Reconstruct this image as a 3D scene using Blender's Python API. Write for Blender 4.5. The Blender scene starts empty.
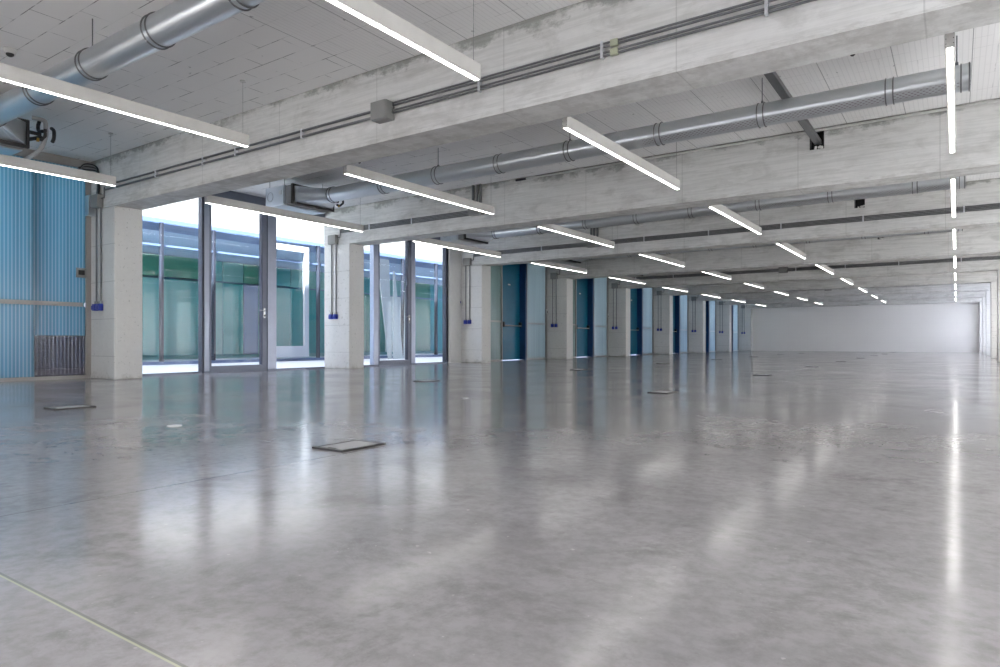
import bpy, math, random
from mathutils import Vector
random.seed(7)
SC = bpy.context.scene
COL = SC.collection
PI = math.pi

# ------------------------------------------------------------------ camera
cam_data = bpy.data.cameras.new('camera')
cam = bpy.data.objects.new('camera', cam_data)
COL.objects.link(cam)
cam.location = (0, 0, 0.55)
cam.rotation_euler = (PI / 2, 0, 0.6043)
cam_data.sensor_width = 36
cam_data.lens = 661.63 * 36 / 1000
cam_data.shift_y = 0.00806
cam_data.clip_start = 0.05
cam_data.clip_end = 300
SC.camera = cam

# ------------------------------------------------------------------ sky, exposure
w = bpy.data.worlds.new('sky')
SC.world = w
w.use_nodes = True
bg = w.node_tree.nodes['Background']
bg.inputs['Strength'].default_value = 1.9
# hazy sky: clear blue to the left (-x), whiter and warmer around the sun behind the viewer on the right
_nt = w.node_tree
_tc = _nt.nodes.new('ShaderNodeTexCoord')
_dt = _nt.nodes.new('ShaderNodeVectorMath'); _dt.operation = 'DOT_PRODUCT'
_dt.inputs[1].default_value = (0.72, -0.62, 0.3)
_nt.links.new(_tc.outputs['Generated'], _dt.inputs[0])
_mr = _nt.nodes.new('ShaderNodeMapRange')
_mr.inputs['From Min'].default_value = -0.55; _mr.inputs['From Max'].default_value = 0.7
_nt.links.new(_dt.outputs['Value'], _mr.inputs['Value'])
_rp = _nt.nodes.new('ShaderNodeValToRGB')
_rp.color_ramp.elements[0].color = (0.46, 0.59, 1.12, 1)
_rp.color_ramp.elements[1].color = (1.0, 0.95, 0.90, 1)
_nt.links.new(_mr.outputs[0], _rp.inputs[0]); _nt.links.new(_rp.outputs[0], bg.inputs['Color'])
sun_d = bpy.data.lights.new('sun', 'SUN'); sun_d.energy = 25; sun_d.angle = 0.01; sun_d.color = (1, .96, .92)
sun = bpy.data.objects.new('sun', sun_d); COL.objects.link(sun)
sun.rotation_euler = Vector((0.36, -0.72, 0.95)).to_track_quat('Z', 'Y').to_euler()
SC.view_settings.view_transform = 'Standard'
SC.view_settings.look = 'None'
SC.view_settings.gamma = 1
SC.view_settings.use_curve_mapping = False
SC.view_settings.exposure = 1.42
LAMP = 5.2
cy = SC.cycles
cy.max_bounces = 10
cy.diffuse_bounces = 6
cy.glossy_bounces = 4
cy.transmission_bounces = 6
cy.transparent_max_bounces = 12
cy.caustics_reflective = False
cy.caustics_refractive = False
cy.sample_clamp_indirect = 6
cy.use_light_tree = True

# ------------------------------------------------------------------ layout (metres)
XC = -9.996          # inner face of the left columns
XR = 0.926           # inner face of the right columns
XG = -10.75          # facade plane
Y0 = 4.692           # front face of the first frame
S = 4.4825           # bay
W = 0.404            # thickness of a frame
ZB = 2.5135          # underside of the beams
ZC = 3.25            # ceiling
XRW = 1.68           # right facade plane
NB = 8               # last frame in view
YB = Y0 - 2 * S + 0.0
YE = Y0 + NB * S + W

# ------------------------------------------------------------------ mesh helpers
class MB:
    def __init__(s):
        s.v, s.f, s.m, s.sm = [], [], [], []
    def add(s, vs, fs, mi=0, smooth=False):
        b = len(s.v)
        s.v += [tuple(p) for p in vs]
        s.f += [tuple(b + i for i in f) for f in fs]
        s.m += [mi] * len(fs)
        s.sm += [smooth] * len(fs)
        return s
    def box(s, x0, x1, y0, y1, z0, z1, mi=0, ch=0.0):
        if x0 > x1: x0, x1 = x1, x0
        if y0 > y1: y0, y1 = y1, y0
        if ch <= 0:
            vs = [(x, y, z) for z in (z0, z1) for y in (y0, y1) for x in (x0, x1)]
            fs = [(0, 2, 3, 1), (4, 5, 7, 6), (0, 1, 5, 4), (2, 6, 7, 3), (0, 4, 6, 2), (1, 3, 7, 5)]
            return s.add(vs, fs, mi)
        # chamfered box
        X, Y, Z = (x0, x1), (y0, y1), (z0, z1)
        vs, idx = [], {}
        for a in (0, 1):
            for b in (0, 1):
                for c in (0, 1):
                    sx, sy, sz = (1 - 2 * a) * ch, (1 - 2 * b) * ch, (1 - 2 * c) * ch
                    for k, p in enumerate(((X[a], Y[b] + sy, Z[c] + sz), (X[a] + sx, Y[b], Z[c] + sz), (X[a] + sx, Y[b] + sy, Z[c]))):
                        idx[a, b, c, k] = len(vs); vs.append(p)
        I = idx
        fs = []
        fs.append((I[0,0,0,0], I[0,0,1,0], I[0,1,1,0], I[0,1,0,0]))
        fs.append((I[1,0,0,0], I[1,1,0,0], I[1,1,1,0], I[1,0,1,0]))
        fs.append((I[0,0,0,1], I[1,0,0,1], I[1,0,1,1], I[0,0,1,1]))
        fs.append((I[0,1,0,1], I[0,1,1,1], I[1,1,1,1], I[1,1,0,1]))
        fs.append((I[0,0,0,2], I[0,1,0,2], I[1,1,0,2], I[1,0,0,2]))
        fs.append((I[0,0,1,2], I[1,0,1,2], I[1,1,1,2], I[0,1,1,2]))
        for a in (0, 1):
            for b in (0, 1):
                q = (I[a,b,0,0], I[a,b,0,1], I[a,b,1,1], I[a,b,1,0]); fs.append(q if (a + b) % 2 == 0 else q[::-1])
            for c in (0, 1):
                q = (I[a,0,c,0], I[a,1,c,0], I[a,1,c,2], I[a,0,c,2]); fs.append(q if (a + c) % 2 == 0 else q[::-1])
        for b in (0, 1):
            for c in (0, 1):
                q = (I[0,b,c,1], I[0,b,c,2], I[1,b,c,2], I[1,b,c,1]); fs.append(q if (b + c) % 2 == 1 else q[::-1])
        for a in (0, 1):
            for b in (0, 1):
                for c in (0, 1):
                    q = (I[a,b,c,0], I[a,b,c,1], I[a,b,c,2]); fs.append(q if (a + b + c) % 2 == 1 else q[::-1])
        return s.add(vs, fs, mi)
    def tube(s, pts, r, n=12, caps=True, mi=0):
        P = [Vector(p) for p in pts]
        rr = r if isinstance(r, (list, tuple)) else [r] * len(P)
        rings, up0 = [], None
        for i, p in enumerate(P):
            t = (P[min(i + 1, len(P) - 1)] - P[max(i - 1, 0)]).normalized()
            if up0 is None:
                up0 = Vector((0, 0, 1)) if abs(t.z) < .9 else Vector((1, 0, 0))
            a = t.cross(up0).normalized(); b = a.cross(t).normalized(); up0 = b
            rings.append([p + a * (rr[i] * math.cos(2 * PI * k / n)) + b * (rr[i] * math.sin(2 * PI * k / n)) for k in range(n)])
        vs = [q for R in rings for q in R]
        fs = [(i * n + k, i * n + (k + 1) % n, (i + 1) * n + (k + 1) % n, (i + 1) * n + k) for i in range(len(P) - 1) for k in range(n)]
        s.add(vs, fs, mi, True)
        if caps:
            s.add(rings[0], [tuple(range(n))[::-1]], mi); s.add(rings[-1], [tuple(range(n))], mi)
        return s
    def prism(s, poly, axis, a, b, mi=0):
        # poly: 2D outline in the two other axes
        def mk(p, t):
            return {'x': (t, p[0], p[1]), 'y': (p[0], t, p[1]), 'z': (p[0], p[1], t)}[axis]
        n = len(poly)
        vs = [mk(p, a) for p in poly] + [mk(p, b) for p in poly]
        fs = [tuple(range(n))[::-1], tuple(range(n, 2 * n))] + [(i, (i + 1) % n, n + (i + 1) % n, n + i) for i in range(n)]
        return s.add(vs, fs, mi)
    def build(s, name, mats, parent=None, **kw):
        me = bpy.data.meshes.new(name)
        me.from_pydata(s.v, [], s.f)
        for mt in (mats if isinstance(mats, (list, tuple)) else [mats]):
            me.materials.append(mt)
        me.polygons.foreach_set('material_index', s.m)
        me.polygons.foreach_set('use_smooth', s.sm)
        me.update()
        import bmesh
        b = bmesh.new(); b.from_mesh(me); bmesh.ops.recalc_face_normals(b, faces=b.faces); b.to_mesh(me); b.free()
        o = bpy.data.objects.new(name, me)
        COL.objects.link(o)
        if parent: o.parent = parent
        tag(o, **kw)
        return o

def tag(o, label=None, cat=None, group=None, kind=None):
    if label: o['label'] = label
    if cat: o['category'] = cat
    if group: o['group'] = group
    if kind: o['kind'] = kind
    return o

def empty(name, loc=(0, 0, 0), **kw):
    o = bpy.data.objects.new(name, None)
    o.empty_display_size = 0.1
    COL.objects.link(o)
    o.location = loc
    return tag(o, **kw)

def copy_tree(o, parent=None):
    c = o.copy(); COL.objects.link(c); c.parent = parent
    for ch in list(o.children): copy_tree(ch, c)
    return c

# ------------------------------------------------------------------ materials
def new_mat(name):
    m = bpy.data.materials.new(name); m.use_nodes = True
    nt = m.node_tree; nt.nodes.clear()
    return m, nt
class NT:
    def __init__(s, nt): s.nt = nt
    def n(s, t, **kw):
        nd = s.nt.nodes.new(t)
        for k, v in kw.items():
            if k.startswith('i_'):
                nd.inputs[int(k[2:]) if k[2:].isdigit() else k[2:].replace('_', ' ')].default_value = v
            else: setattr(nd, k, v)
        return nd
    def l(s, a, b): s.nt.links.new(a, b)
    def math(s, op, a, b=None, c=None, clamp=False):
        nd = s.nt.nodes.new('ShaderNodeMath'); nd.operation = op; nd.use_clamp = clamp
        for i, x in enumerate((a, b, c)):
            if x is None: continue
            if isinstance(x, (int, float)): nd.inputs[i].default_value = x
            else: s.l(x, nd.inputs[i])
        return nd.outputs[0]
    def pos(s): return s.n('ShaderNodeNewGeometry').outputs['Position']
    def obj(s): return s.n('ShaderNodeTexCoord').outputs['Object']
    def xyz(s, v):
        nd = s.n('ShaderNodeSeparateXYZ'); s.l(v, nd.inputs[0]); return nd.outputs
    def mapping(s, v, sc=(1, 1, 1), loc=(0, 0, 0), rot=(0, 0, 0)):
        nd = s.n('ShaderNodeMapping'); s.l(v, nd.inputs[0])
        nd.inputs['Scale'].default_value = sc; nd.inputs['Location'].default_value = loc; nd.inputs['Rotation'].default_value = rot
        return nd.outputs[0]
    def noise(s, v, scale, detail=4, rough=.55, dist=0):
        nd = s.n('ShaderNodeTexNoise'); s.l(v, nd.inputs['Vector'])
        nd.inputs['Scale'].default_value = scale; nd.inputs['Detail'].default_value = detail
        nd.inputs['Roughness'].default_value = rough; nd.inputs['Distortion'].default_value = dist
        return nd.outputs[0]
    def ramp(s, f, stops):
        nd = s.n('ShaderNodeValToRGB'); s.l(f, nd.inputs[0]); e = nd.color_ramp.elements
        while len(e) < len(stops): e.new(0.5)
        for i, (p, c) in enumerate(stops):
            e[i].position = p
            e[i].color = (c, c, c, 1) if isinstance(c, (int, float)) else (*c, 1)
        return nd.outputs[0]
    def mix(s, f, a, b, mode='MIX'):
        nd = s.n('ShaderNodeMix', data_type='RGBA', blend_type=mode)
        for sock, x in ((nd.inputs[0], f), (nd.inputs[6], a), (nd.inputs[7], b)):
            if isinstance(x, (int, float)): sock.default_value = x
            elif isinstance(x, tuple): sock.default_value = (*x, 1)
            else: s.l(x, sock)
        return nd.outputs[2]
    def bump(s, h, strength=.2, dist=.01):
        nd = s.n('ShaderNodeBump'); s.l(h, nd.inputs['Height'])
        nd.inputs['Strength'].default_value = strength; nd.inputs['Distance'].default_value = dist
        return nd.outputs[0]
    def out(s, sh): s.l(sh, s.n('ShaderNodeOutputMaterial').inputs[0])
    def line(s, x, period, off, half):
        # 1 inside thin lines at x = off + k*period
        a = s.math('SUBTRACT', x, off - period / 2)
        a = s.math('DIVIDE', a, period)
        a = s.math('FRACT', a)
        a = s.math('SUBTRACT', a, .5)
        a = s.math('ABSOLUTE', a)
        return s.math('LESS_THAN', a, half / period)
    def band(s, x, lo, hi):
        return s.math('MULTIPLY', s.math('GREATER_THAN', x, lo), s.math('LESS_THAN', x, hi))

def plain(name, col, rough=.5, metal=0, spec=.5, emit=None):
    m, nt = new_mat(name); g = NT(nt)
    p = g.n('ShaderNodeBsdfPrincipled')
    nz = g.noise(g.obj(), 9, 3)
    c = g.mix(nz, tuple(x * .9 for x in col), tuple(min(1, x * 1.08) for x in col))
    g.l(c, p.inputs['Base Color'])
    p.inputs['Roughness'].default_value = rough; p.inputs['Metallic'].default_value = metal
    p.inputs['Specular IOR Level'].default_value = spec
    if emit:
        p.inputs['Emission Color'].default_value = (*emit[0], 1); p.inputs['Emission Strength'].default_value = emit[1]
    g.out(p.outputs[0]); return m

def concrete(name, mode):
    m, nt = new_mat(name); g = NT(nt)
    P = g.pos(); X, Y, Z = g.xyz(P)
    big = g.noise(P, .9, 4, .6)
    fine = g.noise(P, 14, 5, .65)
    col = g.mix(big, (.64, .64, .62), (.80, .795, .775))
    col = g.mix(g.math('MULTIPLY', fine, .40), col, (.46, .46, .44))
    if mode == 'beam':
        st = g.noise(g.mapping(P, (.7, 3, 14)), 2.0, 5, .65, .3)
        marks = g.ramp(st, [(.42, 0), (.62, 1)])
        col = g.mix(g.math('MULTIPLY', marks, .24), col, (.26, .26, .24))
        lt = g.ramp(g.noise(g.mapping(P, (.5, 3, 9), (7, 0, 3)), 2.3, 4, .6), [(.5, 0), (.68, 1)])
        col = g.mix(g.math('MULTIPLY', lt, .22), col, (.66, .655, .63))
        # stains from the roof soaking down below the slab, uneven along the beam
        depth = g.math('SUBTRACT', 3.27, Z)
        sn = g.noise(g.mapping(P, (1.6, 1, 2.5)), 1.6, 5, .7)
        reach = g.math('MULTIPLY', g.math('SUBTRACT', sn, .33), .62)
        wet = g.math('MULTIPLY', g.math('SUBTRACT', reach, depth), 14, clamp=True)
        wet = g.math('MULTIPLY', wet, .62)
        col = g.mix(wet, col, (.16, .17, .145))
        j = g.line(X, 1.52, -4.72, .005)
        col = g.mix(g.math('MULTIPLY', j, .30), col, (.2, .2, .19))
        # worn lower arris
        bl = g.ramp(g.noise(g.mapping(P, (.9, 2, 2.2), (4, 4, 4)), 2.2, 6, .68, .5), [(.50, 0), (.66, 1)])
        col = g.mix(g.math('MULTIPLY', bl, .32), col, (.26, .255, .235))
        e = g.math('MULTIPLY', g.math('LESS_THAN', Z, 2.56), g.ramp(g.noise(g.mapping(P, (1.5, 1, 6)), 4, 4, .7), [(.45, 0), (.6, 1)]))
        col = g.mix(g.math('MULTIPLY', e,  .28), col, (.26, .24, .22))
        h = g.math('ADD', g.math('MULTIPLY', st, .8), fine)
    elif mode == 'column':
        j = g.line(Z, .545, .335, .005)
        nf = g.math('GREATER_THAN', g.math('ABSOLUTE', g.xyz(g.n('ShaderNodeNewGeometry').outputs['True Normal'])[1]), .5)
        col = g.mix(g.math('MULTIPLY', g.math('MULTIPLY', j, nf), .35), col, (.2, .2, .19))
        pores = g.ramp(g.noise(P, 26, 3, .5), [(.64, 0), (.72, 1)])
        col = g.mix(g.math('MULTIPLY', pores, .5), col, (.19, .19, .18))
        dn = g.math('SUBTRACT', g.noise(g.mapping(P, (2, 2, 2)), 2.5, 5, .7), .40)
        foot = g.math('MULTIPLY', g.math('SUBTRACT', g.math('MULTIPLY', dn, .7), Z), 8, clamp=True)
        col = g.mix(g.math('MULTIPLY', foot, .4), col, (.22, .20, .16))
        h = g.math('ADD', g.math('MULTIPLY', pores, -1.0), fine)
    else:
        j = g.line(Z, .545, .335, .004)
        col = g.mix(g.math('MULTIPLY', j, .4), col, (.16, .16, .15))
        h = fine
    p = g.n('ShaderNodeBsdfPrincipled')
    g.l(col, p.inputs['Base Color']); p.inputs['Roughness'].default_value = .78
    p.inputs['Specular IOR Level'].default_value = .3
    g.l(g.bump(h, .22, .006), p.inputs['Normal'])
    g.out(p.outputs[0]); return m

def floor_mat():
    m, nt = new_mat('polished_concrete'); g = NT(nt)
    P = g.pos(); X, Y, Z = g.xyz(P)
    big = g.noise(P, .42, 5, .62, .6)
    mid = g.noise(g.mapping(P, (1, 1, 1), (3, 9, 0)), 1.9, 8, .74, .25)
    fine = g.noise(P, 22, 5, .7)
    col = g.mix(g.ramp(big, [(.3, 0), (.7, 1)]), (.20, .19, .192), (.385, .37, .373))
    col = g.mix(g.ramp(mid, [(.35, 0), (.7, .6)]), col, (.42, .405, .41))
    dk = g.ramp(g.noise(g.mapping(P, (1, 1, 1), (20, 4, 0)), 2.8, 8, .78, .35), [(.52, 0), (.70, 1)])
    col = g.mix(g.math('MULTIPLY', dk, .7), col, (.15, .14, .135))
    col = g.mix(g.math('MULTIPLY', g.ramp(fine, [(.42, 0), (.68, 1)]), .42), col, (.17, .16, .157))
    sp = g.ramp(g.noise(P, 34, 2, .5), [(.735, 0), (.76, 1)])
    col = g.mix(g.math('MULTIPLY', sp, .35), col, (.62, .60, .57))
    # saw cuts
    jx = g.line(X, 50, -2.475, .005)
    jx2 = g.line(X, 50, -2.755, .0035)
    jy = g.line(Y, 4.4825, 5.10, .004)
    js = g.math('MAXIMUM', jx, g.math('MAXIMUM', g.math('MULTIPLY', jx2, .6), g.math('MULTIPLY', jy, .7)))
    col = g.mix(g.math('MULTIPLY', js, .85), col, (.17, .165, .15))
    yl = g.band(Y, .610, .615)
    col = g.mix(g.math('MULTIPLY', yl, .85), col, (.50, .50, .36))
    p = g.n('ShaderNodeBsdfPrincipled')
    g.l(col, p.inputs['Base Color'])
    r = g.ramp(g.noise(g.mapping(P, (1, 1, 1), (5, 5, 0)), 1.1, 5, .7, .5), [(.3, .09), (.72, .22)])
    g.l(r, p.inputs['Roughness'])
    p.inputs['Specular IOR Level'].default_value = .8
    h = g.noise(P, 1.6, 1, .4)
    g.l(g.bump(h, .04, .010), p.inputs['Normal'])
    g.out(p.outputs[0]); return m

def ceiling_mat():
    m, nt = new_mat('white_slab_blocks'); g = NT(nt)
    P = g.pos(); X, Y, Z = g.xyz(P)
    br = g.n('ShaderNodeTexBrick'); g.l(P, br.inputs['Vector'])
    br.inputs['Scale'].default_value = 1; br.inputs['Mortar Size'].default_value = .0035
    br.inputs['Brick Width'].default_value = .62; br.inputs['Row Height'].default_value = .25
    br.inputs['Mortar Smooth'].default_value = .0
    gap = g.ramp(g.noise(g.mapping(P, (1, 1, 1), (2, 2, 0)), 3.1, 3, .6), [(.46, 0.1), (.56, 1)])
    joint = g.math('MULTIPLY', br.outputs['Fac'], gap)
    rib = g.math('MULTIPLY', g.line(X, .045, 0, .004), g.math('GREATER_THAN', X, -4.8))
    rib = g.math('MULTIPLY', rib, .13)
    beamlet = g.line(X, .62, .12, .0035)
    beamlet = g.math('MULTIPLY', beamlet, g.math('GREATER_THAN', X, -5.2))
    big = g.noise(P, .8, 4)
    col = g.mix(big, (.82, .815, .80), (.88, .875, .865))
    col = g.mix(g.math('MULTIPLY', joint, g.math('SUBTRACT', .8, g.math('MULTIPLY', g.math('GREATER_THAN', X, -4.8), .55))), col, (.12, .12, .12))
    col = g.mix(rib, col, (.3, .3, .3))
    col = g.mix(g.math('MULTIPLY', beamlet, .65), col, (.14, .14, .14))
    sp = g.ramp(g.noise(P, 9, 2, .5), [(.74, 0), (.76, 1)])
    col = g.mix(g.math('MULTIPLY', sp, .6), col, (.25, .25, .25))
    p = g.n('ShaderNodeBsdfPrincipled'); g.l(col, p.inputs['Base Color']); p.inputs['Roughness'].default_value = .8
    p.inputs['Specular IOR Level'].default_value = .25
    g.l(g.bump(g.math('MULTIPLY', joint, -1), .4, .006), p.inputs['Normal'])
    g.out(p.outputs[0]); return m

def galv(name, base=(.62, .65, .67), perf=False):
    m, nt = new_mat(name); g = NT(nt)
    O = g.obj(); X, Y, Z = g.xyz(O)
    nz = g.noise(g.mapping(O, (1, 6, 6)), 3, 4)
    sc_ = g.noise(g.mapping(O, (14, 2, 2)), 3, 2)
    col = g.mix(nz, tuple(b * .93 for b in base), base)
    p = g.n('ShaderNodeBsdfPrincipled')
    if perf:
        ang = g.math('ARCTAN2', Z, Y)
        row = g.band(g.math('ABSOLUTE', g.math('SUBTRACT', ang, -2.30)), -1, .34)
        u = g.math('SUBTRACT', g.math('FRACT', g.math('MULTIPLY', X, 22)), .5)
        stag = g.math('MULTIPLY', g.math('FLOOR', g.math('MULTIPLY', ang, 7)), .5)
        u = g.math('SUBTRACT', g.math('FRACT', g.math('ADD', g.math('MULTIPLY', X, 22), stag)), .5)
        v = g.math('SUBTRACT', g.math('FRACT', g.math('MULTIPLY', ang, 7)), .5)
        d = g.math('ADD', g.math('MULTIPLY', u, u), g.math('MULTIPLY', v, v))
        dot = g.math('MULTIPLY', g.math('LESS_THAN', d, .06), row)
        dot = g.math('MULTIPLY', dot, g.math('GREATER_THAN', X, 5.25))
        col = g.mix(g.math('MULTIPLY', dot, .6), col, (.15, .10, .11))
    g.l(col, p.inputs['Base Color'])
    p.inputs['Metallic'].default_value = .85
    p.inputs['Roughness'].default_value = .30
    g.out(p.outputs[0]); return m

def thin_ior(g):
    # the same reflectance on both faces of a thin sheet
    bf = g.n('ShaderNodeNewGeometry').outputs['Backfacing']
    return g.math('ADD', g.math('MULTIPLY', bf, 1 / 1.5 - 1.5), 1.5)
def glass_mat(name, tint=(.93, .97, .98), refl=1.0):
    m, nt = new_mat(name); g = NT(nt)
    tr = g.n('ShaderNodeBsdfTransparent'); tr.inputs[0].default_value = (*tint, 1)
    gl = g.n('ShaderNodeBsdfGlossy'); gl.inputs[0].default_value = (1, 1, 1, 1); gl.inputs['Roughness'].default_value = .01
    fr = g.n('ShaderNodeFresnel'); g.l(thin_ior(g), fr.inputs[0])
    f = g.math('MULTIPLY', fr.outputs[0], refl, clamp=True)
    mx = g.n('ShaderNodeMixShader'); g.l(f, mx.inputs[0]); g.l(tr.outputs[0], mx.inputs[1]); g.l(gl.outputs[0], mx.inputs[2])
    g.out(mx.outputs[0]); return m

def poly_mat(name, col, dens=.8, see=.18, stripe=.05):
    # ribbed translucent multiwall sheet
    m, nt = new_mat(name); g = NT(nt)
    P = g.pos(); X, Y, Z = g.xyz(P)
    rib = g.line(Y, stripe, 0, stripe * .16)
    wide = g.noise(g.mapping(P, (1, 9, .15)), 1.0, 3, .6)
    c = g.mix(wide, tuple(x * .72 for x in col), tuple(min(1, x * 1.25) for x in col))
    c = g.mix(g.math('MULTIPLY', rib, .35), c, (.70, .78, .80))
    tl = g.n('ShaderNodeBsdfTranslucent'); g.l(c, tl.inputs[0])
    df = g.n('ShaderNodeBsdfDiffuse'); g.l(c, df.inputs[0])
    tr = g.n('ShaderNodeBsdfTransparent'); g.l(c, tr.inputs[0])
    gl = g.n('ShaderNodeBsdfGlossy'); gl.inputs['Roughness'].default_value = .12
    b = g.bump(g.math('SINE', g.math('MULTIPLY', Y, 2 * PI / stripe)), .35, .004)
    g.l(b, gl.inputs['Normal'])
    m1 = g.n('ShaderNodeMixShader'); m1.inputs[0].default_value = .28; g.l(tl.outputs[0], m1.inputs[1]); g.l(df.outputs[0], m1.inputs[2])
    m2 = g.n('ShaderNodeMixShader'); m2.inputs[0].default_value = see; g.l(m1.outputs[0], m2.inputs[1]); g.l(tr.outputs[0], m2.inputs[2])
    fr = g.n('ShaderNodeFresnel'); g.l(thin_ior(g), fr.inputs[0])
    m3 = g.n('ShaderNodeMixShader'); g.l(fr.outputs[0], m3.inputs[0]); g.l(m2.outputs[0], m3.inputs[1]); g.l(gl.outputs[0], m3.inputs[2])
    g.out(m3.outputs[0]); return m

def white_block_wall():
    m, nt = new_mat('white_painted_wall'); g = NT(nt)
    P = g.pos(); X, Y, Z = g.xyz(P)
    jz = g.line(Z, .25, .0, .003); jx = g.line(X, .5, 0, .003)
    j = g.math('MULTIPLY', g.math('MAXIMUM', jz, jx), .12)
    c = g.mix(g.noise(P, 1.2, 3), (.85, .84, .82), (.88, .87, .85))
    c = g.mix(j, c, (.4, .4, .4))
    p = g.n('ShaderNodeBsdfPrincipled'); g.l(c, p.inputs['Base Color']); p.inputs['Roughness'].default_value = .6
    g.out(p.outputs[0]); return m

M = dict(
    beam=concrete('board_marked_concrete', 'beam'),
    column=concrete('column_concrete', 'column'),
    wallc=concrete('wall_concrete', 'wall'),
    floor=floor_mat(), ceil=ceiling_mat(),
    galv=galv('galvanised_steel', perf=True), galv2=galv('galvanised_sheet'),
    zinc=plain('zinc_conduit', (.17, .175, .18), .45, .3),
    zclip=plain('bright_clip', (.75, .77, .80), .3, .8),
    dkrub=plain('dark_gasket', (.035, .033, .032), .6),
    rubber=plain('black_rubber', (.012, .012, .013), .5),
    hose=plain('grey_insulated_hose', (.40, .40, .40), .7),
    housing=plain('white_aluminium_housing', (.62, .61, .58), .5),
    screw=plain('dark_screw', (.06, .06, .06), .5, .5),
    wire=plain('steel_wire', (.25, .25, .25), .4, .6),
    led=plain('lit_diffuser', (.9, .9, .9), .5, emit=((1.0, .975, .94), LAMP)),
    alu=plain('anodised_aluminium', (.34, .37, .45), .33, .65), aluleaf=plain('leaf_aluminium', (.17, .19, .24), .4, .5),
    aludk=plain('dark_aluminium', (.035, .04, .06), .4, .3),
    alugrey=plain('grey_trim', (.36, .35, .33), .5, .3),
    glass=glass_mat('clear_glass', refl=.55), glass2=glass_mat('courtyard_glass', refl=.7),
    polyblue=poly_mat('blue_polycarbonate', (.17, .33, .41), see=.16, stripe=.045),
    polypale=poly_mat('pale_blue_polycarbonate', (.38, .45, .44), see=.08, stripe=.05),
    polygreen=poly_mat('green_grey_polycarbonate', (.22, .30, .27), see=.08, stripe=.05),
    blue=plain('petrol_blue_paint', (.003, .115, .20), .3, spec=.3),
    navy=plain('deep_blue_paint', (.004, .040, .14), .35),
    socket=plain('blue_socket_plastic', (.01, .03, .30), .4),
    box=plain('grey_plastic_box', (.26, .26, .25), .6),
    plate=plain('white_plastic', (.62, .62, .60), .5),
    whitewall=white_block_wall(),
    plaster=plain('white_plaster', (.66, .66, .64), .7),
    paving=plain('pale_paving', (.72, .73, .74), .7),
    white=plain('white_lacquer', (.78, .80, .82), .4),
    teal=plain('teal_panel', (.03, .27, .25), .3),
    green=plain('green_panel', (.015, .17, .10), .35),
    tealblue=plain('teal_blue_panel', (.03, .24, .23), .3),
    mint=plain('pale_mint_panel', (.14, .32, .28), .4),
    bluegrey=plain('blue_grey_cladding', (.12, .17, .30), .4),
    rim=plain('dark_floor_box_rim', (.03, .028, .026), .4, .3),
    steel=plain('stainless_steel', (.55, .55, .55), .25, .9),
    brass=plain('brass', (.6, .38, .1), .3, .9),
    brick=plain('reddish_crate', (.30, .12, .11), .7),
    fabric=plain('white_fabric', (.50, .56, .58), .8),
    olive=plain('pale_green_coupling', (.40, .42, .30), .5),
    smoke=poly_mat('grey_clear_sheet', (.22, .22, .25), see=.75, stripe=.05),
    upper=plain('shade_block_grey', (.16, .16, .17), .8),
    dull=plain('dull_white_paint', (.46, .49, .55), .4),
    frost=poly_mat('frosted_white_sheet', (.66, .66, .67), see=0.0),
    polyblue2=poly_mat('frosted_blue_sheet', (.72, .74, .80), see=0.0),
    paleblue=plain('pale_blue_paint', (.36, .43, .60), .5),
    render=plain('sunlit_pale_render', (.31, .31, .31), .8),
    tinted=glass_mat('tinted_glass', (.82, .83, .84), refl=.7),
    foam=plain('white_foam', (.75, .75, .72), .8),
    lid=plain('floor_box_lid', (.44, .44, .45), .45),
    patchwhite=plain('pale_floor_plate', (.68, .68, .68), .4),
)
ST = dict(kind='structure')
def Yk(k): return Y0 + k * S

# ------------------------------------------------------------------ shell
MB().box(XG - .02, XRW + .02, YB - .2, YE + .3, -.12, 0).build('floor', M['floor'], label='polished grey concrete floor of the long hall', cat='floor', **ST)
MB().box(XG - .35, XRW + .35, YB - .2, YE + .3, ZC, ZC + .25).build('ceiling', M['ceil'], label='white painted block slab between the concrete beams', cat='ceiling', **ST)
MB().box(XG - .1, XRW + .1, YE, YE + .25, 0, ZC).build('wall_far', M['whitewall'], label='white painted wall closing the far end of the hall', cat='wall', **ST)
MB().box(XG - .1, XRW + .1, YB - .2, YB, 0, .3).box(XG - .1, XRW + .1, YB - .2, YB, 3.0, ZC).build('wall_back', M['wallc'], label='concrete sill and head of the added glazing behind the viewer', cat='wall', **ST)
def rear():  # unseen glazing, added so daylight fills the hall from behind
    r = empty('window_40', (XG, YB, 0), label='unseen glazing behind the viewer, added for fill daylight', cat='window', **ST)
    f = MB()
    for i in range(10): f.box(XG + i * 1.37, XG + i * 1.37 + .07, YB - .12, YB - .04, .3, 3.0)
    o = f.build('mullions', M['alu'], r); o.location = (-XG, -YB, 0)
    o = MB().box(XG, XRW, YB - .09, YB - .08, .3, 3.0).build('glass_pane', M['tinted'], r); o.location = (-XG, -YB, 0)
rear()
MB().box(XG - .15, XG, YB, Yk(-1), 0, ZC).build('wall_left', M['wallc'], label='concrete wall of the bay behind the viewer', cat='wall', **ST)
MB().box(XG - .35, XRW + .35, YB - .2, YE + .3, ZC + .25, 15).build('courtyard_shade_block', M['upper'], label='unseen block over the hall, added to shade the courtyard', cat='building', **ST)  # unseen mass above the hall, added to keep sun off the courtyard

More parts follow.
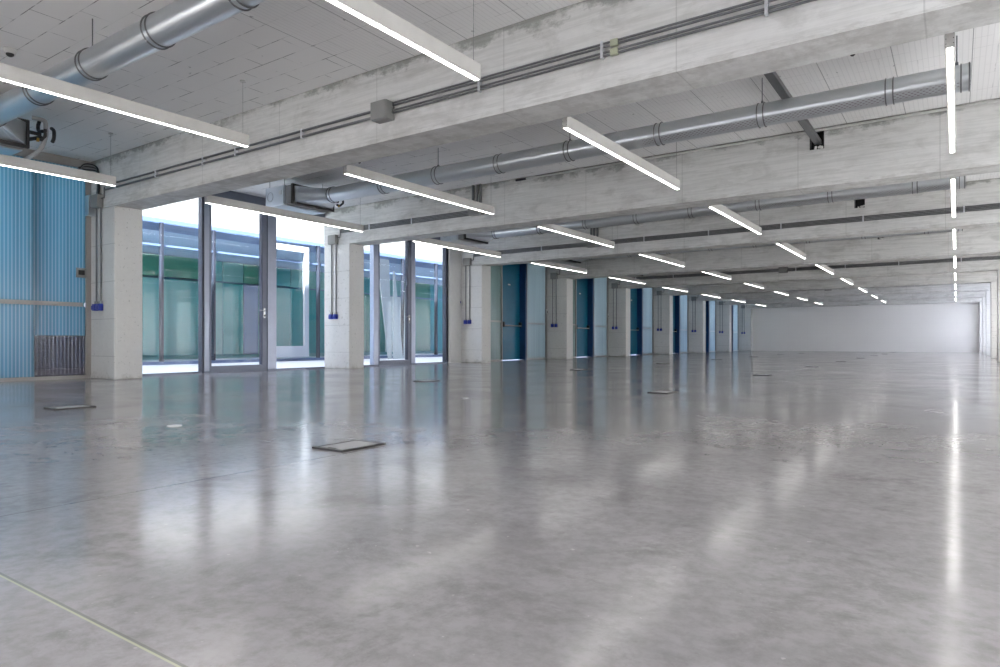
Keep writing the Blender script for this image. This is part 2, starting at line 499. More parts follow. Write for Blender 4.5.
hole_x = {1: (-1.545, -1.375, 2.985, 3.235), 2: (-1.545, -1.375, 2.99, 3.17), 3: (-1.56, -1.42, 2.99, 3.12)}
ordn = ['nearest', 'second', 'third', 'fourth', 'fifth', 'sixth', 'seventh', 'eighth', 'ninth']
for k in range(-1, NB + 1):
    y = Yk(k); nm = 'overhead' if k < 0 else ordn[k]
    b = MB()
    if k in hole_x:
        x0, x1, z0, z1 = hole_x[k]
        b.box(XG, x0, y, y + W, ZB, ZC); b.box(x1, XRW, y, y + W, ZB, ZC)
        b.box(x0, x1, y, y + W, ZB, z0); b.box(x0, x1, y, y + W, z1, ZC)
    else:
        b.box(XG, XRW, y, y + W, ZB, ZC)
    b.build('concrete_beam', M['beam'], label='board-marked concrete beam of the %s frame across the hall' % nm, cat='beam', **ST)
    for side, x0, x1 in (('left', XG + .003, XC), ('right', XR, XRW)):
        MB().box(x0, x1, y, y + W, 0, ZB, ch=.012).build('concrete_column', M['column'], label='concrete column carrying the %s end of the %s frame' % (side, nm), cat='column', **ST)

# ------------------------------------------------------------------ left facade, near bay: blue polycarbonate wall
def poly_bay_near():
    y0, y1 = Yk(-1) + .0, Yk(0)
    r = empty('window_1', (XG, y0, 0), label='blue ribbed polycarbonate wall left of the first column', cat='window', **ST)
    def part(mb, n, mt, **k):
        o = mb.build(n, mt, r, **k); o.location = (-XG, -y0, 0); return o
    f = MB()
    f.box(XG - .03, XG + .03, y0, y1, 0, .05); f.box(XG - .03, XG + .04, y0, y1, ZC - .12, ZC)
    f.box(XG - .03, XG + .045, y1 - .07, y1, .05, ZC - .12); f.box(XG - .03, XG + .03, y0, y0 + .06, .05, ZC - .12)
    part(f, 'window_frame', M['alugrey'])
    part(MB().box(XG - .02, XG + .02, y0, y1 - .1, 1.07, 1.13), 'rail', M['alugrey'])
    part(MB().box(XG - .10, XG - .035, 3.93, 4.0, .05, ZC - .12), 'post', M['alugrey'])
    part(MB().box(XG - .008, XG + .008, y0 + .06, 3.96, .05, 1.07), 'lower_sheet', M['polyblue'])
    part(MB().box(XG - .008, XG + .008, y0 + .06, y1 - .07, 1.13, ZC - .12), 'upper_sheet', M['polyblue'])
    part(MB().box(XG - .008, XG + .008, 3.96, y1 - .07, .64, 1.07), 'middle_sheet', M['polyblue'])
    part(MB().box(XG - .006, XG + .006, 3.96, y1 - .07, .05, .64), 'clear_sheet', M['smoke'])
poly_bay_near()
t = MB().box(XG + .021, XG + .045, 4.49, 4.64, 1.50, 1.645, ch=.004)
pan = empty('wall_control_panel', (XG + .021, 4.57, 1.57), label='grey control panel with dark screen on the blue wall edge', cat='control panel')
def child(mb, name, mt, root, **kw):
    o = mb.build(name, mt, root, **kw); l = root.location; o.location = (-l[0], -l[1], -l[2]); return o
child(t, 'casing', M['box'], pan)
child(MB().box(XG + .045, XG + .05, 4.515, 4.60, 1.54, 1.61), 'screen', M['rubber'], pan)

# ------------------------------------------------------------------ glazed bays
def framed_glass(name, y0, y1, lab, lw=.05, rw=.05, bot=.05, dark_left=False, dark_right=False, kindname='window'):
    r = empty(name, (XG, y0, 0), label=lab, cat=kindname, **ST)
    f = MB()
    f.box(XG - .05, XG + .03, y0, y1, 0, .03); f.box(XG - .05, XG + .03, y0, y1, 3.1, ZC)
    child(f, 'window_frame', M['aluleaf'], r)
    if lw: child(MB().box(XG - .08, XG + .05, y0, y0 + lw, .03, 3.1, ch=.006), 'mullion', M['aludk' if dark_left else 'alu'], r)
    if rw: child(MB().box(XG - .08, XG + .05, y1 - rw, y1, .03, 3.1, ch=.006), 'mullion', M['aludk' if dark_right else 'alu'], r)
    child(MB().box(XG - .01, XG + .01, y0 + lw, y1 - rw, .03, 3.1), 'glass_pane', M['glass'], r)
    return r
def glass_door(name, y0, y1, lab, handle_far=True):
    r = empty(name, (XG, y0, 0), label=lab, cat='door', **ST)
    f = MB()
    f.box(XG - .03, XG + .045, y0, y0 + .04, 0, 3.1); f.box(XG - .03, XG + .045, y1 - .12, y1, 0, 3.1)
    f.box(XG - .03, XG + .045, y0 + .04, y1 - .12, 0, .12); f.box(XG - .03, XG + .045, y0 + .04, y1 - .12, 2.98, 3.1)
    child(f, 'leaf_frame', M['aluleaf'], r)
    gk = MB().box(XG - .035, XG + .048, y1 - .124, y1 - .112, .12, 2.98).box(XG - .03, XG + .052, y1 - .012, y1, 0, 3.1)
    child(gk, 'gasket', M['aludk'], r)
    child(MB().box(XG - .05, XG + .05, y0, y1, 3.10, ZC), 'door_head', M['aluleaf'], r)
    child(MB().box(XG - .01, XG + .01, y0 + .04, y1 - .12, .12, 2.98), 'glass_pane', M['glass'], r)
    h = MB(); yh = y1 - .07
    h.box(XG + .045, XG + .055, yh - .02, yh + .02, 1.0, 1.18, ch=.003)
    h.tube([(XG + .055, yh, 1.13), (XG + .10, yh, 1.13), (XG + .10, yh - .15, 1.13)], .014, 8)
    hd = child(h, 'door_handle', M['steel'], r)
    c = MB().box(XG + .055, XG + .062, yh - .012, yh + .012, 1.02, 1.05).build('keyhole', M['rubber'], hd)
    return r
a = Yk(0)
framed_glass('window_2', a + W, a + 1.91, 'tall fixed glass pane beside the first column', lw=.03, rw=.09, dark_left=True)
MB().box(XG - .08, XG + .035, a + 1.78, a + 1.82, 0, 3.1).build('trim_1', M['aludk'], label='dark gasket strip beside the near glass door', cat='trim', **ST)
glass_door('door_1', a + 1.91, a + 3.09, 'glass door with metal frame and lever handle in the near glazed bay')
framed_glass('window_3', a + 3.09, a + S, 'tall fixed glass pane right of the near glass door', lw=.2, rw=0)
a = Yk(1)
framed_glass('window_4', a + W, a + 1.52, 'narrow glass strip between second column and second glass door', lw=.03, rw=.15, dark_left=True)
glass_door('door_2', a + 1.52, a + 2.60, 'glass door with a white draped screen behind it')
framed_glass('window_5', a + 2.60, a + 4.0, 'tall glass pane right of the second glass door', lw=.15, rw=.09, dark_right=True)
MB().box(XG - .1, XG + .10, a + 4.0, a + S, 0, ZC, ch=.005).build('wall_pier', M['plaster'], label='white plastered pier before the third column', cat='wall', **ST)

# ------------------------------------------------------------------ blue door bays
REC = .18
wn, dn = 6, 3
for k in range(2, NB):
    a = Yk(k); nm = ordn[k]
    r = empty('window_%d' % wn, (XG, a + W, 0), label='green-grey ribbed panel left of the blue door in the %s bay' % ordn[k], cat='window', **ST); wn += 1
    f = MB()
    f.box(XG - .03, XG + .03, a + W, a + 1.99, 0, .04); f.box(XG - .03, XG + .03, a + W, a + 1.99, ZC - .1, ZC)
    f.box(XG - .03, XG + .04, a + 1.94, a + 1.99, .04, ZC - .1); f.box(XG - .02, XG + .02, a + W, a + 1.94, 1.10, 1.15)
    child(f, 'window_frame', M['alugrey'], r)
    child(MB().box(XG - .008, XG + .008, a + W, a + 1.94, .04, 1.10).box(XG - .008, XG + .008, a + W, a + 1.94, 1.15, ZC - .1), 'ribbed_sheet', M['polygreen'], r)
    # door
    d0, d1 = a + 1.99, a + 3.30
    r = empty('door_%d' % dn, (XG, d0, 0), label='petrol blue fire door set back in the %s bay' % nm, cat='door', **ST); dn += 1
    fr = MB().box(XG - REC - .05, XG + .02, d1 - .07, d1, 0, ZC).box(XG - REC - .05, XG - .03, d0 - .02, d0 + .03, 0, ZC)
    fr.box(XG - REC - .05, XG - REC + .02, d0 + .03, d1 - .07, 3.1, ZC)
    child(fr, 'door_frame', M['navy'], r)
    child(MB().box(XG - REC - .04, XG - REC, d0 + .03, d1 - .07, .012, 3.1), 'leaf', M['blue'], r)
    b = MB()
    yb0, yb1 = d0 + .27, d1 - .12
    for yy in (yb0, yb1):
        b.box(XG - REC, XG - REC + .10, yy - .03, yy + .03, .98, 1.13, ch=.01)
    bar = child(b, 'panic_bracket', M['rubber'], r)
    child(MB().tube([(XG - REC + .085, yb0, 1.02), (XG - REC + .085, yb1, 1.02)], .018, 10), 'push_bar', M['alugrey'], r)
    child(MB().box(XG - REC, XG - REC + .004, d0 + .60, d0 + .72, 2.22, 2.26), 'door_sign', M['plate'], r)
    r = empty('window_%d' % wn, (XG, d1, 0), label='pale blue ribbed panel right of the blue door in the %s bay' % ordn[k], cat='window', **ST); wn += 1
    f = MB()
    e = a + S
    f.box(XG - .03, XG + .03, d1, e, 0, .05); f.box(XG - .03, XG + .03, d1, e, ZC - .1, ZC)
    f.box(XG - .03, XG + .035, d1, d1 + .03, .05, ZC - .1); f.box(XG - .03, XG + .05, e - .06, e, .05, ZC - .1); f.box(XG - .02, XG + .02, d1 + .03, e - .06, 1.08, 1.13)
    child(f, 'window_frame', M['alugrey'], r)
    child(MB().box(XG - .008, XG + .008, d1 + .03, e - .06, .05, 1.08).box(XG - .008, XG + .008, d1 + .03, e - .06, 1.13, ZC - .1), 'ribbed_sheet', M['polypale'], r)
    kp = empty('keypad', (XG + .05, e - .04, 1.5), label='small white keypad on the frame post of the %s bay' % nm, cat='keypad')
    child(MB().box(XG + .05, XG + .07, e - .075, e - .005, 1.44, 1.58, ch=.004), 'casing', M['plate'], kp)
    child(MB().box(XG + .07, XG + .074, e - .06, e - .02, 1.46, 1.52), 'button_pad', M['rubber'], kp)

# unseen right-hand glazing in every bay, mostly added for daylight in the hall
for i, k in enumerate((-2, -1, 0, 1, 2, 3, 4, 5, 6, 7)):
    a = Yk(k)
    r = empty('window_%d' % (wn + i), (XRW, a, 0), label='tall unseen glazing for daylight at the right side of the %s bay' % (ordn[k] if k >= 0 else ('rearmost', 'second rearmost')[k + 2]), cat='window', **ST)
    f = MB().box(XRW, XRW + .06, a, a + S, 0, .05).box(XRW, XRW + .06, a, a + S, ZC - .1, ZC)
    for q in (W, 1.9, 3.1, S - .06): f.box(XRW, XRW + .06, a + q, a + q + .06, .05, ZC - .1)
    child(f, 'window_frame', M['alu'], r)
    child(MB().box(XRW + .02, XRW + .035, a + W, a + S, .05, ZC - .1), 'frosted_sheet', M['polyblue2' if k > 4 else 'frost'], r)
wn += 10

# ------------------------------------------------------------------ courtyard outside
MB().box(-40, XG - .021, -12, 60, -.14, -.02).build('courtyard_paving', M['paving'], label='pale paving of the courtyard outside', cat='paving', **ST)
MB().box(XRW + .021, 12, -12, 60, -.14, -.02).build('side_paving', M['paving'], label='pale paving outside the right side', cat='paving', **ST)
XO = -16.0
# opposite building: glazed front, white band; teal panels behind stand in for reflected facade
MB().box(XO - .3, XO, -6, 30, 3.56, 7.5).build('wall_opposite', M['render'], label='white upper wall of the building across the courtyard', cat='wall', **ST)
MB().box(XO - 8, XO - .31, -6, 30, 3.3, 3.5).build('opposite_ceiling', M['paleblue'], label='blue-grey ceiling of the rooms across the courtyard', cat='ceiling', **ST)
MB().box(XO - 8.2, XO - 8, -6, 30, -.02, 3.5).build('wall_opposite_rear', M['bluegrey'], label='rear wall of the rooms across the courtyard', cat='wall', **ST)
def opp():
    r = empty('window_%d' % wn, (XO, 8.6, 0), label='long glass front with dark mullions across the courtyard', cat='window', **ST)
    f = MB().box(XO - .06, XO, 3, 24, 3.46, 3.56).box(XO - .06, XO, 3, 24, -.02, .06)
    f.box(XO - .05, XO - .01, 3, 24, 2.88, 2.93)
    child(f, 'window_frame', M['bluegrey'], r)
    for y in (4.5, 5.87, 7.24, 8.62, 10.0, 13.45, 15.2, 17.2, 19.0, 21):
        child(MB().box(XO - .09, XO + .03, y - .028, y + .028, .06, 3.46), 'mullion', M['aludk'], r)
    child(MB().box(XO - .035, XO - .025, 3, 24, .06, 3.46), 'glass_pane', M['glass2'], r)
    # white framed opening
    g_ = MB(); y0, y1 = 11.5, 13.0
    g_.box(XO + .0, XO + .10, y0, y0 + .12, .1, 3.35); g_.box(XO, XO + .10, y1 - .14, y1, .1, 3.35)
    g_.box(XO, XO + .10, y0 + .12, y1 - .14, .1, .42); g_.box(XO, XO + .10, y0 + .12, y1 - .14, 3.18, 3.35)
    child(g_, 'white_frame', M['dull'], r)
opp()
wn += 1
pan_def = [(3, 6.4, 'tealblue'), (6.4, 7.6, 'green'), (7.6, 8.4, 'plaster'), (8.4, 10.2, 'teal'), (10.2, 12.6, 'tealblue'), (12.6, 13.2, 'mint'), (13.2, 14.0, 'teal'), (14.0, 14.6, 'bluegrey'),
           (14.6, 16.0, 'mint'), (16.0, 18.0, 'teal'), (18.0, 19.0, 'tealblue'), (19.0, 21.0, 'green'), (21, 22.0, 'plaster'), (22, 24, 'green'), (24, 27, 'teal'), (27, 29.8, 'bluegrey')]
XP = -20.6
cnt = 0
for y0, y1, mt in pan_def:
    cnt += 1
    r = empty('reflection_panel', (XP, y0, -.02), label=None, cat='reflection panel', group='coloured panels across the courtyard', kind='structure')
    nm = {'tealblue': 'teal-blue', 'bluegrey': 'blue-grey', 'plaster': 'white', 'mint': 'pale mint'}.get(mt, mt)
    r['label'] = '%s panel across the courtyard, standing in for the reflected hall facade' % nm
    child(MB().box(XP - .06, XP, y0 + .015, y1 - .015, .1, 2.55, ch=.01), 'panel_face', M[mt], r)
    child(MB().box(XP - .06, XP, y0 + .015, y1 - .015, 2.6, 3.28, ch=.01), 'upper_panel', M['mint' if cnt % 3 == 1 else ('green' if cnt % 3 == 2 else 'tealblue')], r)
    child(MB().box(XP - .08, XP + .02, y0, y1, -.02, .1), 'base_strip', M['mint'], r)
# white draped screens behind the second glazed bay
def drape(name, pts, x, lab):
    b = MB(); n = len(pts)
    b.prism([(p[0], p[1]) for p in pts], 'x', x, x + .04)
    return b.build(name, M['fabric'], label=lab, cat='screen')
drape('fabric_screen', [(15.1, 3.2), (15.62, 3.2), (15.76, -.02), (15.6, -.02)], -15.2, 'leftmost slanting white fabric screen outside the second glass door')
drape('fabric_screen', [(15.84, 2.85), (15.9, 2.85), (16.28, -.02), (15.83, -.02)], -15.2, 'middle white fabric screen, a tall narrow triangle, outside second glass door')
drape('fabric_screen', [(16.42, 2.45), (16.58, 2.6), (16.62, -.02), (16.33, -.02)], -15.2, 'rightmost white fabric screen outside the second glass door')

# blue crates visible through the clear pane by the first column
for i, (x, y, h) in enumerate(((-11.9, 4.35, .55), (-12.0, 5.0, .62))):
    b = MB().box(x - .2, x + .2, y - .22, y + .22, .12, h, ch=.02)
    b.build('storage_crate', M['navy'], label=('lower' if i == 0 else 'taller') + ' dark blue crate behind the clear pane beside the first column', cat='crate')
MB().box(-12.4, -11.5, 3.6, 5.6, -.02, .12, ch=.01).build('crate_platform', M['brick'], label='low reddish platform under the blue crates outside', cat='platform')

# ------------------------------------------------------------------ lamps
def make_lamp():
    r = empty('linear_pendant_lamp')
    L = 3.09; z0 = 2.574
    MB().box(-.030, .030, 0, L, z0 + .004, z0 + .122, ch=.0015).build('housing', M['housing'], r)
    MB().box(-.018, .018, .003, L - .003, z0 + .001, z0 + .004).build('diffuser', M['led'], r)
    for ye, sgn in ((-.004, 1), (L, -1)):
        q = MB().box(-.030, .030, ye, ye + .004, z0 + .002, z0 + .124)
        for sx in (-.022, .022):
            for zz in (.03, .065, .10):
                yy = ye if sgn == 1 else ye + .004
                q.tube([(sx, yy - .0008, z0 + zz), (sx, yy + .0008, z0 + zz)], .0035, 6, mi=1)
        q.build('end_cap', [M['housing'], M['screw']], r)
    for yy in (.05, L - .05):
        MB().tube([(0, yy, z0 + .125), (0, yy, ZC - .012)], .0022, 6).build('suspension_wire', M['wire'], r)
        MB().tube([(0, yy, ZC - .014), (0, yy, ZC)], .03, 14).build('ceiling_rose', M['plate'], r)
    return r
lamp = make_lamp()
rows = [(-9.03, 'left row'), (-6.08, 'second row from the left'), (-3.06, 'third row from the left'), (-.04, 'right row')]
used = False
places = ['behind the viewer', 'nearest', 'second nearest', 'third', 'fourth', 'fifth', 'sixth', 'seventh', 'farthest']
for xi, rn in rows:
    for k in range(-2, NB):
        if k == -2 and xi == -9.03: continue
        o = lamp if not used else copy_tree(lamp); used = True
        o.location = (xi, 5.515 + k * S + (.12 if xi < -9 else .05 if xi < -6 else 0) * (k == -1), 0)
        if k >= -1:
            rn = rn.replace(' from the left', ' from left')
            place = {-1: 'before the nearest beam', 0: 'between the nearest and second beams'}.get(k, 'between the %s and %s beams' % (ordn[k] if k < 9 else '', ordn[k + 1] if k + 1 < 9 else 'last'))
        else: place = 'behind the viewer'
        tag(o, 'lit linear lamp, %s, %s' % (rn, place), 'lamp', 'linear pendant lamps')

# ------------------------------------------------------------------ ducts and fan coil units
YD, ZD, RD = 7.10, 2.868, .115
def make_duct():
    r = empty('ventilation_duct', (-8.15, YD, ZD))
    xe = .10 + 8.15
    MB().tube([(0, 0, 0), (xe, 0, 0)], RD, 40, True).build('duct_pipe', M['galv'], r)
    for x in (-8.10, -6.99, -5.95, -4.90, -3.87, -2.73, -1.64, -.51, .06):
        q = x + 8.15
        c = MB()
        for dx in (-.03, .03):
            c.tube([(q + dx - .006, 0, 0), (q + dx, 0, 0), (q + dx + .006, 0, 0)], [RD + .002, RD + .012, RD + .002], 40, False, mi=1)
        c.tube([(q - .03, 0, 0), (q + .03, 0, 0)], RD + .002, 40, False)
        c.build('collar', [M['galv2'], M['zinc']], r)
    for x in (-5.95, -3.87, -1.64, 0.0):
        q = x + 8.15
        MB().tube([(q, 0, RD + .004), (q, 0, ZC - ZD)], .005, 8).tube([(q, 0, RD), (q, 0, RD + .03)], .012, 8).build('hanger_rod', M['zinc'], r)
    return r
def make_unit():
    r = empty('fan_coil_unit', (-8.7, 6.78, 2.75))
    # local: x to the hall, y along the hall
    x0, x1 = -.68, 0
    MB().box(x0, -.185, 0, .86, .0, .32, ch=.006).build('casing', M['galv2'], r)
    p = MB().box(x0 + .04, -.205, -.008, 0, .02, .30).build('side_plate', M['galv2'], r)
    ring = MB()
    n = 24
    pts = [(-.54 + .07 * math.cos(2 * PI * i / n), -.010, .16 + .075 * math.sin(2 * PI * i / n)) for i in range(n + 1)]
    ring.tube(pts, .003, 6, False); ring.build('knockout', M['zinc'], p)
    MB().box(-.32, -.25, -.014, -.008, .17, .24).build('junction_plate', M['plate'], p)
    MB().box(-.185, -.03, .01, .85, .015, .305, ch=.004).build('plenum', M['box'], r)
    f = MB()
    for (a, b, c, d) in ((0, .86, 0, .035), (0, .86, .285, .32), (0, .035, .035, .285), (.825, .86, .035, .285)):
        f.box(-.03, .01, a, b, c, d)
    f.build('flange', M['dkrub'], r)
    # rectangular to round transition
    n = 40; R = .115; cx, cyy, cz = .545, .32, .118
    vs = []
    for i in range(n):
        t = 2 * PI * i / n
        c_, s_ = math.cos(t), math.sin(t)
        m_ = max(abs(c_), abs(s_))
        vs.append((.012, .43 + .39 * c_ / m_, .16 + .125 * s_ / m_))
    for i in range(n):
        t = 2 * PI * i / n
        vs.append((cx, cyy + R * math.cos(t), cz + R * math.sin(t)))
    MB().add(vs, [(i, (i + 1) % n, n + (i + 1) % n, n + i) for i in range(n)], 0, False).build('transition', M['galv2'], r)
    v = MB().tube([(.03, .90, .12), (.03, .97, .12), (.08, .99, .16), (.08, .99, .24)], .018, 8).tube([(-.04, .88, .2), (-.04, .99, .2)], .022, 8)
    v.build('valve_pipe', M['dkrub'], r)
    MB().tube([(.04, .93, .09), (.04, .93, .13)], .016, 8).build('valve', M['brass'], r)
    for x in (-.62, -.24):
        for y in (.04, .82):
            MB().tube([(x, y, .32), (x, y, ZC - 2.75)], .004, 6).build('hanger_rod', M['zinc'], r)
    return r
duct = make_duct(); unit = make_unit()
for i, k in enumerate(range(-1, 7)):
    d = duct if i == 0 else copy_tree(duct)
    u = unit if i == 0 else copy_tree(unit)
    bay = 'before the nearest beam' if k == -1 else 'behind the %s beam' % ordn[k]
    d.location = (-8.15, YD + k * S, ZD); u.location = (-8.7, 6.78 + k * S, 2.75)
    tag(d, 'round galvanised air duct under the ceiling, %s' % bay, 'duct', 'round ventilation ducts')
    tag(u, 'box-shaped fan coil unit at the facade end of the duct, %s' % bay, 'fan coil unit', 'fan coil units')

def bez(pts, n=8):
    P = [Vector(p) for p in pts]; out = []
    for i in range(len(P) - 1):
        p0 = P[max(i - 1, 0)]; p1 = P[i]; p2 = P[i + 1]; p3 = P[min(i + 2, len(P) - 1)]
        for j in range(n):
            t = j / n
            out.append(.5 * ((2 * p1) + (-p0 + p2) * t + (2 * p0 - 5 * p1 + 4 * p2 - p3) * t * t + (-p0 + 3 * p1 - 3 * p2 + p3) * t ** 3))
    out.append(P[-1]); return out

# ------------------------------------------------------------------ conduits on the beams
def conduit_run(k, xa, xb, zs, lab, clips, r=.011):
    y = Yk(k) - .026
    root = empty('conduit_run', (xa, y, zs[0]), label=lab, cat='conduit')
    for z in zs:
        child(MB().tube([(xa, y, z), (xb, y, z)], r, 8), 'conduit', M['zinc'], root)
    for x in clips:
        if xa < x < xb:
            c = MB()
            c.box(x - .011, x + .011, y - .017, Yk(k) - .001, min(zs) - .018, max(zs) + .018, ch=.002)
            child(c, 'clip', M['zclip'], root)
    return root
def jbox(k, x0, x1, z0, z1, lab):
    y = Yk(k)
    b = empty('junction_box', ((x0 + x1) / 2, y, z0), label=lab, cat='junction box')
    child(MB().box(x0, x1, y - .12, y, z0, z1, ch=.006), 'body', M['box'], b)
    child(MB().box(x0 + .004, x1 - .004, y - .132, y - .12, z0 + .004, z1 - .004, ch=.003), 'cover', M['box'], b)
    return b
conduit_run(0, -10.21, -4.68, [2.825, 2.762], 'pair of steel conduits on the nearest beam, left of its junction box', [-9.89, -8.81, -7.7, -7.02, -5.82], .014)
run_r = conduit_run(0, -4.48, XRW, [2.853, 2.827, 2.782, 2.756], 'four steel conduits on the nearest beam, right of its junction box', [-3.44, -2.26, -1.05, .2], .009)
jbox(0, -4.68, -4.48, 2.69, 2.868, 'grey square junction box on the nearest beam')
child(MB().box(-2.19, -2.125, Yk(0) - .041, Yk(0) - .010, 2.812, 2.866, ch=.004).box(-2.19, -2.125, Yk(0) - .041, Yk(0) - .010, 2.742, 2.796, ch=.004), 'coupling', M['olive'], run_r)
conduit_run(1, -10.21, -6.92, [2.82, 2.795, 2.77, 2.745], 'four conduits on the second beam, left of its grey box', [-9.4, -8.3])
jbox(1, -6.92, -6.66, 2.72, 2.85, 'low grey box on the second beam under three upright pipes')
conduit_run(2, -10.21, -6.95, [2.82, 2.795, 2.77, 2.745], 'four conduits on the third beam, left of its box', [-9.6, -8.2])
conduit_run(2, -6.66, XRW, [2.82, 2.795, 2.77, 2.745], 'four conduits on the third beam, right of its box', [-5.6, -4.2, -2.8, -1.4, .1])
jbox(2, -6.95, -6.66, 2.70, 2.84, 'low grey box on the third beam under three upright pipes')
conduit_run(4, -10.21, -4.7, [2.88, 2.855, 2.83, 2.805], 'four conduits on the fifth beam, left of its box', [-9.6, -8.2])
conduit_run(4, -4.44, XRW, [2.88, 2.855, 2.83, 2.805], 'four conduits on the fifth beam, right of its box', [-5.6, -4.2, -2.8, -1.4, .1])
jbox(4, -4.70, -4.44, 2.75, 2.95, 'grey junction box on the fifth beam')
conduit_run(6, -10.21, -4.7, [2.88, 2.855, 2.83, 2.805], 'four conduits on the seventh beam, left of its box', [-9.6, -8.2])
conduit_run(6, -4.44, XRW, [2.88, 2.855, 2.83, 2.805], 'four conduits on the seventh beam, right of its box', [-5.6, -4.2, -2.8, -1.4, .1])
jbox(6, -4.70, -4.44, 2.75, 2.95, 'grey junction box on the seventh beam')
for k in (1, 2):
    y = Yk(k) - .03
    root = empty('riser_pipes', (-6.8, y, 2.84), label='three upright steel pipes rising to the ceiling on the %s beam' % ordn[k], cat='pipes')
    for x in (-6.88, -6.80, -6.72):
        child(MB().tube([(x, y, 2.85 if k == 1 else 2.84), (x, y, ZC)], .024, 10), 'pipe', M['zinc'], root)
# pale pipe along the head of the second beam
root = empty('ceiling_pipe', (-5.9, Yk(1) - .02, 3.2), label='pale thin pipe along the top of the second beam', cat='pipe')
child(MB().tube([(-5.8, Yk(1) - .02, 3.215), (XRW, Yk(1) - .02, 3.215)], .014, 8), 'pipe', M['plate'], root)
child(MB().tube([(-6.0, Yk(1) - .02, 3.215), (-5.8, Yk(1) - .02, 3.215)], .018, 8), 'end_sleeve', M['rubber'], root)

# ------------------------------------------------------------------ sockets on the columns
def make_drop():
    r = empty('socket_drop', (-10.43, 0, 1.05))
    # local, facing -y, origin on the column face
    for x in (-.065, .065):
        MB().tube([(x, -.02, .09), (x, -.02, 1.47)], .012, 8).build('conduit', M['zinc'], r)
        s_ = MB().box(x - .042, x + .042, -.07, 0, -.045, .055, ch=.008).build('socket', M['socket'], r)
        MB().box(x - .03, x + .03, -.085, -.07, -.03, .03, ch=.006).build('socket_lid', M['socket'], s_)
        MB().box(x - .02, x + .02, -.04, 0, .055, .095).build('gland', M['box'], r)
    MB().box(-.11, .11, -.09, 0, 1.47, 1.66, ch=.006).build('junction_box', M['box'], r)
    MB().tube([(.11, -.03, 1.60), (.19, -.03, 1.60), (.2, -.03, 1.66), (.2, -.03, 1.75)], .011, 8).build('elbow', M['zinc'], r)
    return r
drop = make_drop()
for k in range(0, NB + 1):
    o = drop if k == 0 else copy_tree(drop)
    o.location = (-10.43, Yk(k), 1.05)
    tag(o, 'two conduits with blue sockets on the %s left column' % ordn[k], 'socket', 'blue sockets on the left columns')
# extra switch drop on the third column
root = empty('switch_drop', (-10.66, Yk(2), 1.4), label='single conduit with small switch left of the sockets on third column', cat='switch')
child(MB().tube([(-10.66, Yk(2) - .02, 1.6), (-10.66, Yk(2) - .02, 2.5)], .011, 8), 'conduit', M['zinc'], root)
child(MB().box(-10.705, -10.615, Yk(2) - .05, Yk(2), 1.48, 1.62, ch=.005), 'switch_box', M['plate'], root)
child(MB().box(-10.69, -10.63, Yk(2) - .055, Yk(2) - .05, 1.55, 1.6), 'switch_rocker', M['socket'], root)
# bundle of conduits by the first column head
root = empty('conduit_bundle', (-10.5, Yk(0), 2.9), label='tangle of bent conduits above the first column beside the blue wall', cat='conduit')
for i in range(5):
    q = .035 * i
    y = Yk(0) - .03
    pts = bez([(XG + .08, y - .20 + q * .3, 3.0 + q * .9), (XG + .12, y - .10, 3.17 - q * .5), (XG + .24 + q * .35, y, 3.15 - q * .6), (XG + .33 + q * .2 - .0, y, 3.02 - q * .4), (XG + .30 + q * .3, y, 2.72)], 6)
    child(MB().tube(pts, .013, 8), 'conduit', M['zinc'] if i % 2 else M['rubber'], root)
jb = empty('junction_box', (-10.5, Yk(0), 2.4), label='pair of boxes above the sockets on the first column', cat='junction box')
child(MB().box(-10.68, -10.56, Yk(0) - .10, Yk(0), 2.42, 2.72, ch=.005), 'body', M['galv2'], jb)

# ------------------------------------------------------------------ cable channel
root = empty('cable_channel', (-1.46, Yk(0) + W, 3.08), label='steel cable channel running from nearest beam into the hole of the second', cat='cable channel')
c = MB()
ya, yb = Yk(0) + W, Yk(1) + .10
x0, x1 = -1.50, -1.42
c.box(x0, x1, ya, yb, 3.07, 3.074); c.box(x0, x0 + .004, ya, yb, 3.074, 3.12); c.box(x1 - .004, x1, ya, yb, 3.074, 3.12)
child(c, 'channel', M['zinc'], root)
child(MB().tube([(-1.48, ya, 3.09), (-1.47, (ya + yb) / 2, 3.087), (-1.48, yb, 3.09)], .012, 8).tube([(-1.44, ya, 3.09), (-1.44, yb, 3.09)], .01, 8), 'cable', M['rubber'], root)
for yy in (5.9, 8.4):
    child(MB().tube([(-1.46, yy, 3.12), (-1.46, yy, ZC)], .004, 6).box(x0, x1, yy - .01, yy + .01, 3.12, 3.126), 'hanger', M['zinc'], root)
for k, (x0, x1, z0, z1) in hole_x.items():
    y = Yk(k)
    r = empty('beam_opening_lining', ((x0 + x1) / 2, y, z0), label='black lined opening with ragged foam through the %s beam' % ordn[k], cat='opening lining')
    child(MB().box(x0, x1, y + .12, y + .16, z0, z1), 'black_sheet', M['rubber'], r)
    e = MB(); th = .008
    e.box(x0, x0 + th, y + .02, y + .12, z0, z1); e.box(x1 - th, x1, y + .02, y + .12, z0, z1); e.box(x0 + th, x1 - th, y + .02, y + .12, z1 - th, z1)
    child(e, 'lining', M['rubber'], r)
    fo = MB()
    random.seed(k)
    for i in range(7):
        xx = x0 + (x1 - x0) * (.35 + .6 * random.random()); zz = z0 + .015 + .02 * random.random()
        fo.box(xx - .012, xx + .012, y - .004, y + .03, zz - .014, zz + .01, ch=.003)
    child(fo, 'foam', M['foam'], r)

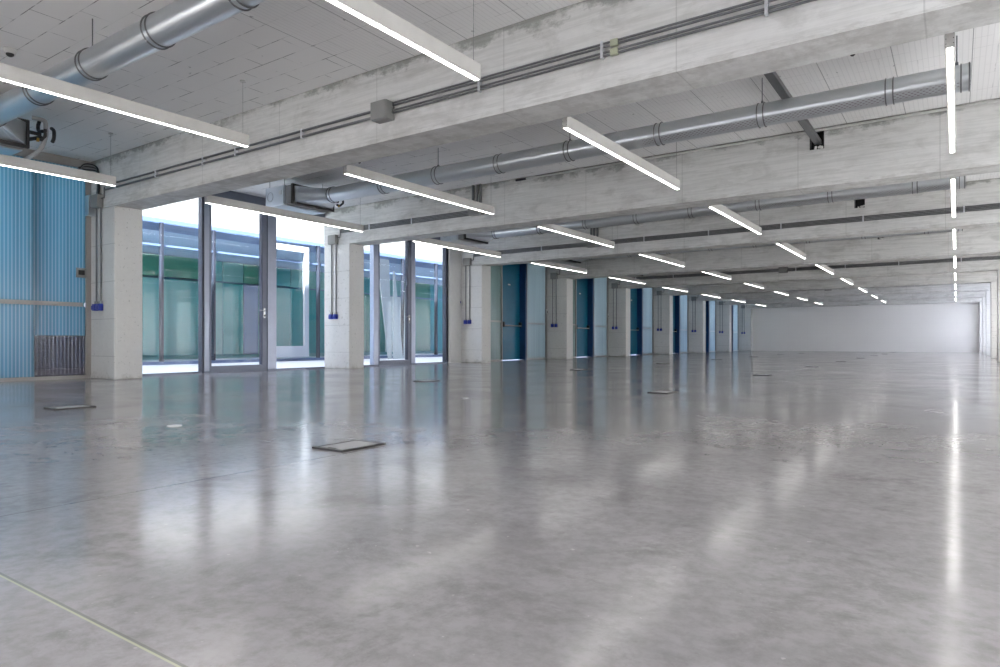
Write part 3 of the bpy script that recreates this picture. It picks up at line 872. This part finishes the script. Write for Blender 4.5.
# ------------------------------------------------------------------ hoses by the near unit
HY = 3.30
child(MB().tube(bez([(-8.74, HY - .1, 3.12), (-8.68, HY, 3.10), (-8.64, HY, 3.0), (-8.64, HY, 2.92), (-8.76, HY, 2.80), (-9.1, HY, 2.745), (-9.5, HY, 2.74)], 8), .024, 10), 'grey_hose', M['hose'], unit)
child(MB().tube(bez([(-8.88, HY + .03, 3.16), (-8.93, HY + .03, 3.09), (-8.90, HY + .03, 3.03), (-8.80, HY + .03, 3.01)], 8), .02, 10), 'black_hose', M['rubber'], unit)
child(MB().tube(bez([(-8.64, HY + .06, 3.02), (-8.58, HY + .06, 2.98), (-8.58, HY + .06, 2.90), (-8.62, HY + .06, 2.86)], 8), .02, 10), 'black_hose', M['rubber'], unit)
child(MB().tube([(-9.1, HY, 2.96), (-8.9, HY, 2.94), (-8.78, HY, 2.93)], .022, 10), 'branch_pipe', M['dkrub'], unit)

# ------------------------------------------------------------------ ceiling sensors
def sensor(x, y, r_, lab, flat=False):
    o = empty('smoke_detector', (x, y, ZC), label=lab, cat='smoke detector')
    b = MB().tube([(0, 0, 0), (0, 0, -.02), (0, 0, -.045)], [r_, r_, r_ * .75], 20); b.build('base', M['plate'], o)
    MB().tube([(0, 0, -.045), (0, 0, -.06), (0, 0, -.07)], [r_ * .6, r_ * .55, r_ * .3], 16).build('sensor_head', M['rubber'], o)
sensor(-7.19, 2.455, .055, 'round white smoke detector at the upper left corner')
sensor(-7.26, 6.86, .04, 'small smoke detector on the ceiling behind the nearest beam, left')
sensor(-.79, 6.86, .04, 'small smoke detector on the ceiling near the duct, right')

# ------------------------------------------------------------------ floor boxes
def make_fbox():
    r = empty('floor_box')
    a, b = .1125, .1525
    f = MB()
    f.box(-a, a, -b, -b + .022, 0, .009); f.box(-a, a, b - .022, b, 0, .009)
    f.box(-a, -a + .022, -b + .022, b - .022, 0, .009); f.box(a - .022, a, -b + .022, b - .022, 0, .009)
    f.build('rim', M['rim'], r)
    l = MB().box(-a + .022, a - .022, -b + .022, b - .022, 0, .0075).build('lid', M['lid'], r)
    MB().box(-.03, .03, -b + .03, -b + .045, .0075, .0085).build('lift_slot', M['rim'], l)
    return r
fb = make_fbox(); first = True
for col_i, xx in enumerate((-2.617, -6.05)):
    for k in range(0, 9):
        yy = (2.403 if col_i == 0 else 2.49) + k * S
        o = fb if first else copy_tree(fb); first = False
        o.location = (xx, yy, .0005)
        side = 'middle line' if col_i == 0 else 'left line'
        pl = 'in front of the nearest beam line' if k == 0 else 'just before the %s beam line' % ordn[k]
        tag(o, 'dark-rimmed floor box of the %s, %s' % (side, pl), 'floor box', 'floor boxes')
MB().tube([(-4.19, 2.34, 0), (-4.19, 2.34, .004)], .045, 20).build('floor_plate', M['patchwhite'], label='small round pale floor plate left of the big floor box', cat='floor plate')
MB().tube([(-3.94, 5.11, 0), (-3.94, 5.11, .004)], .04, 20).build('floor_plate', M['steel'], label='small round metal floor plate in the middle distance', cat='floor plate')
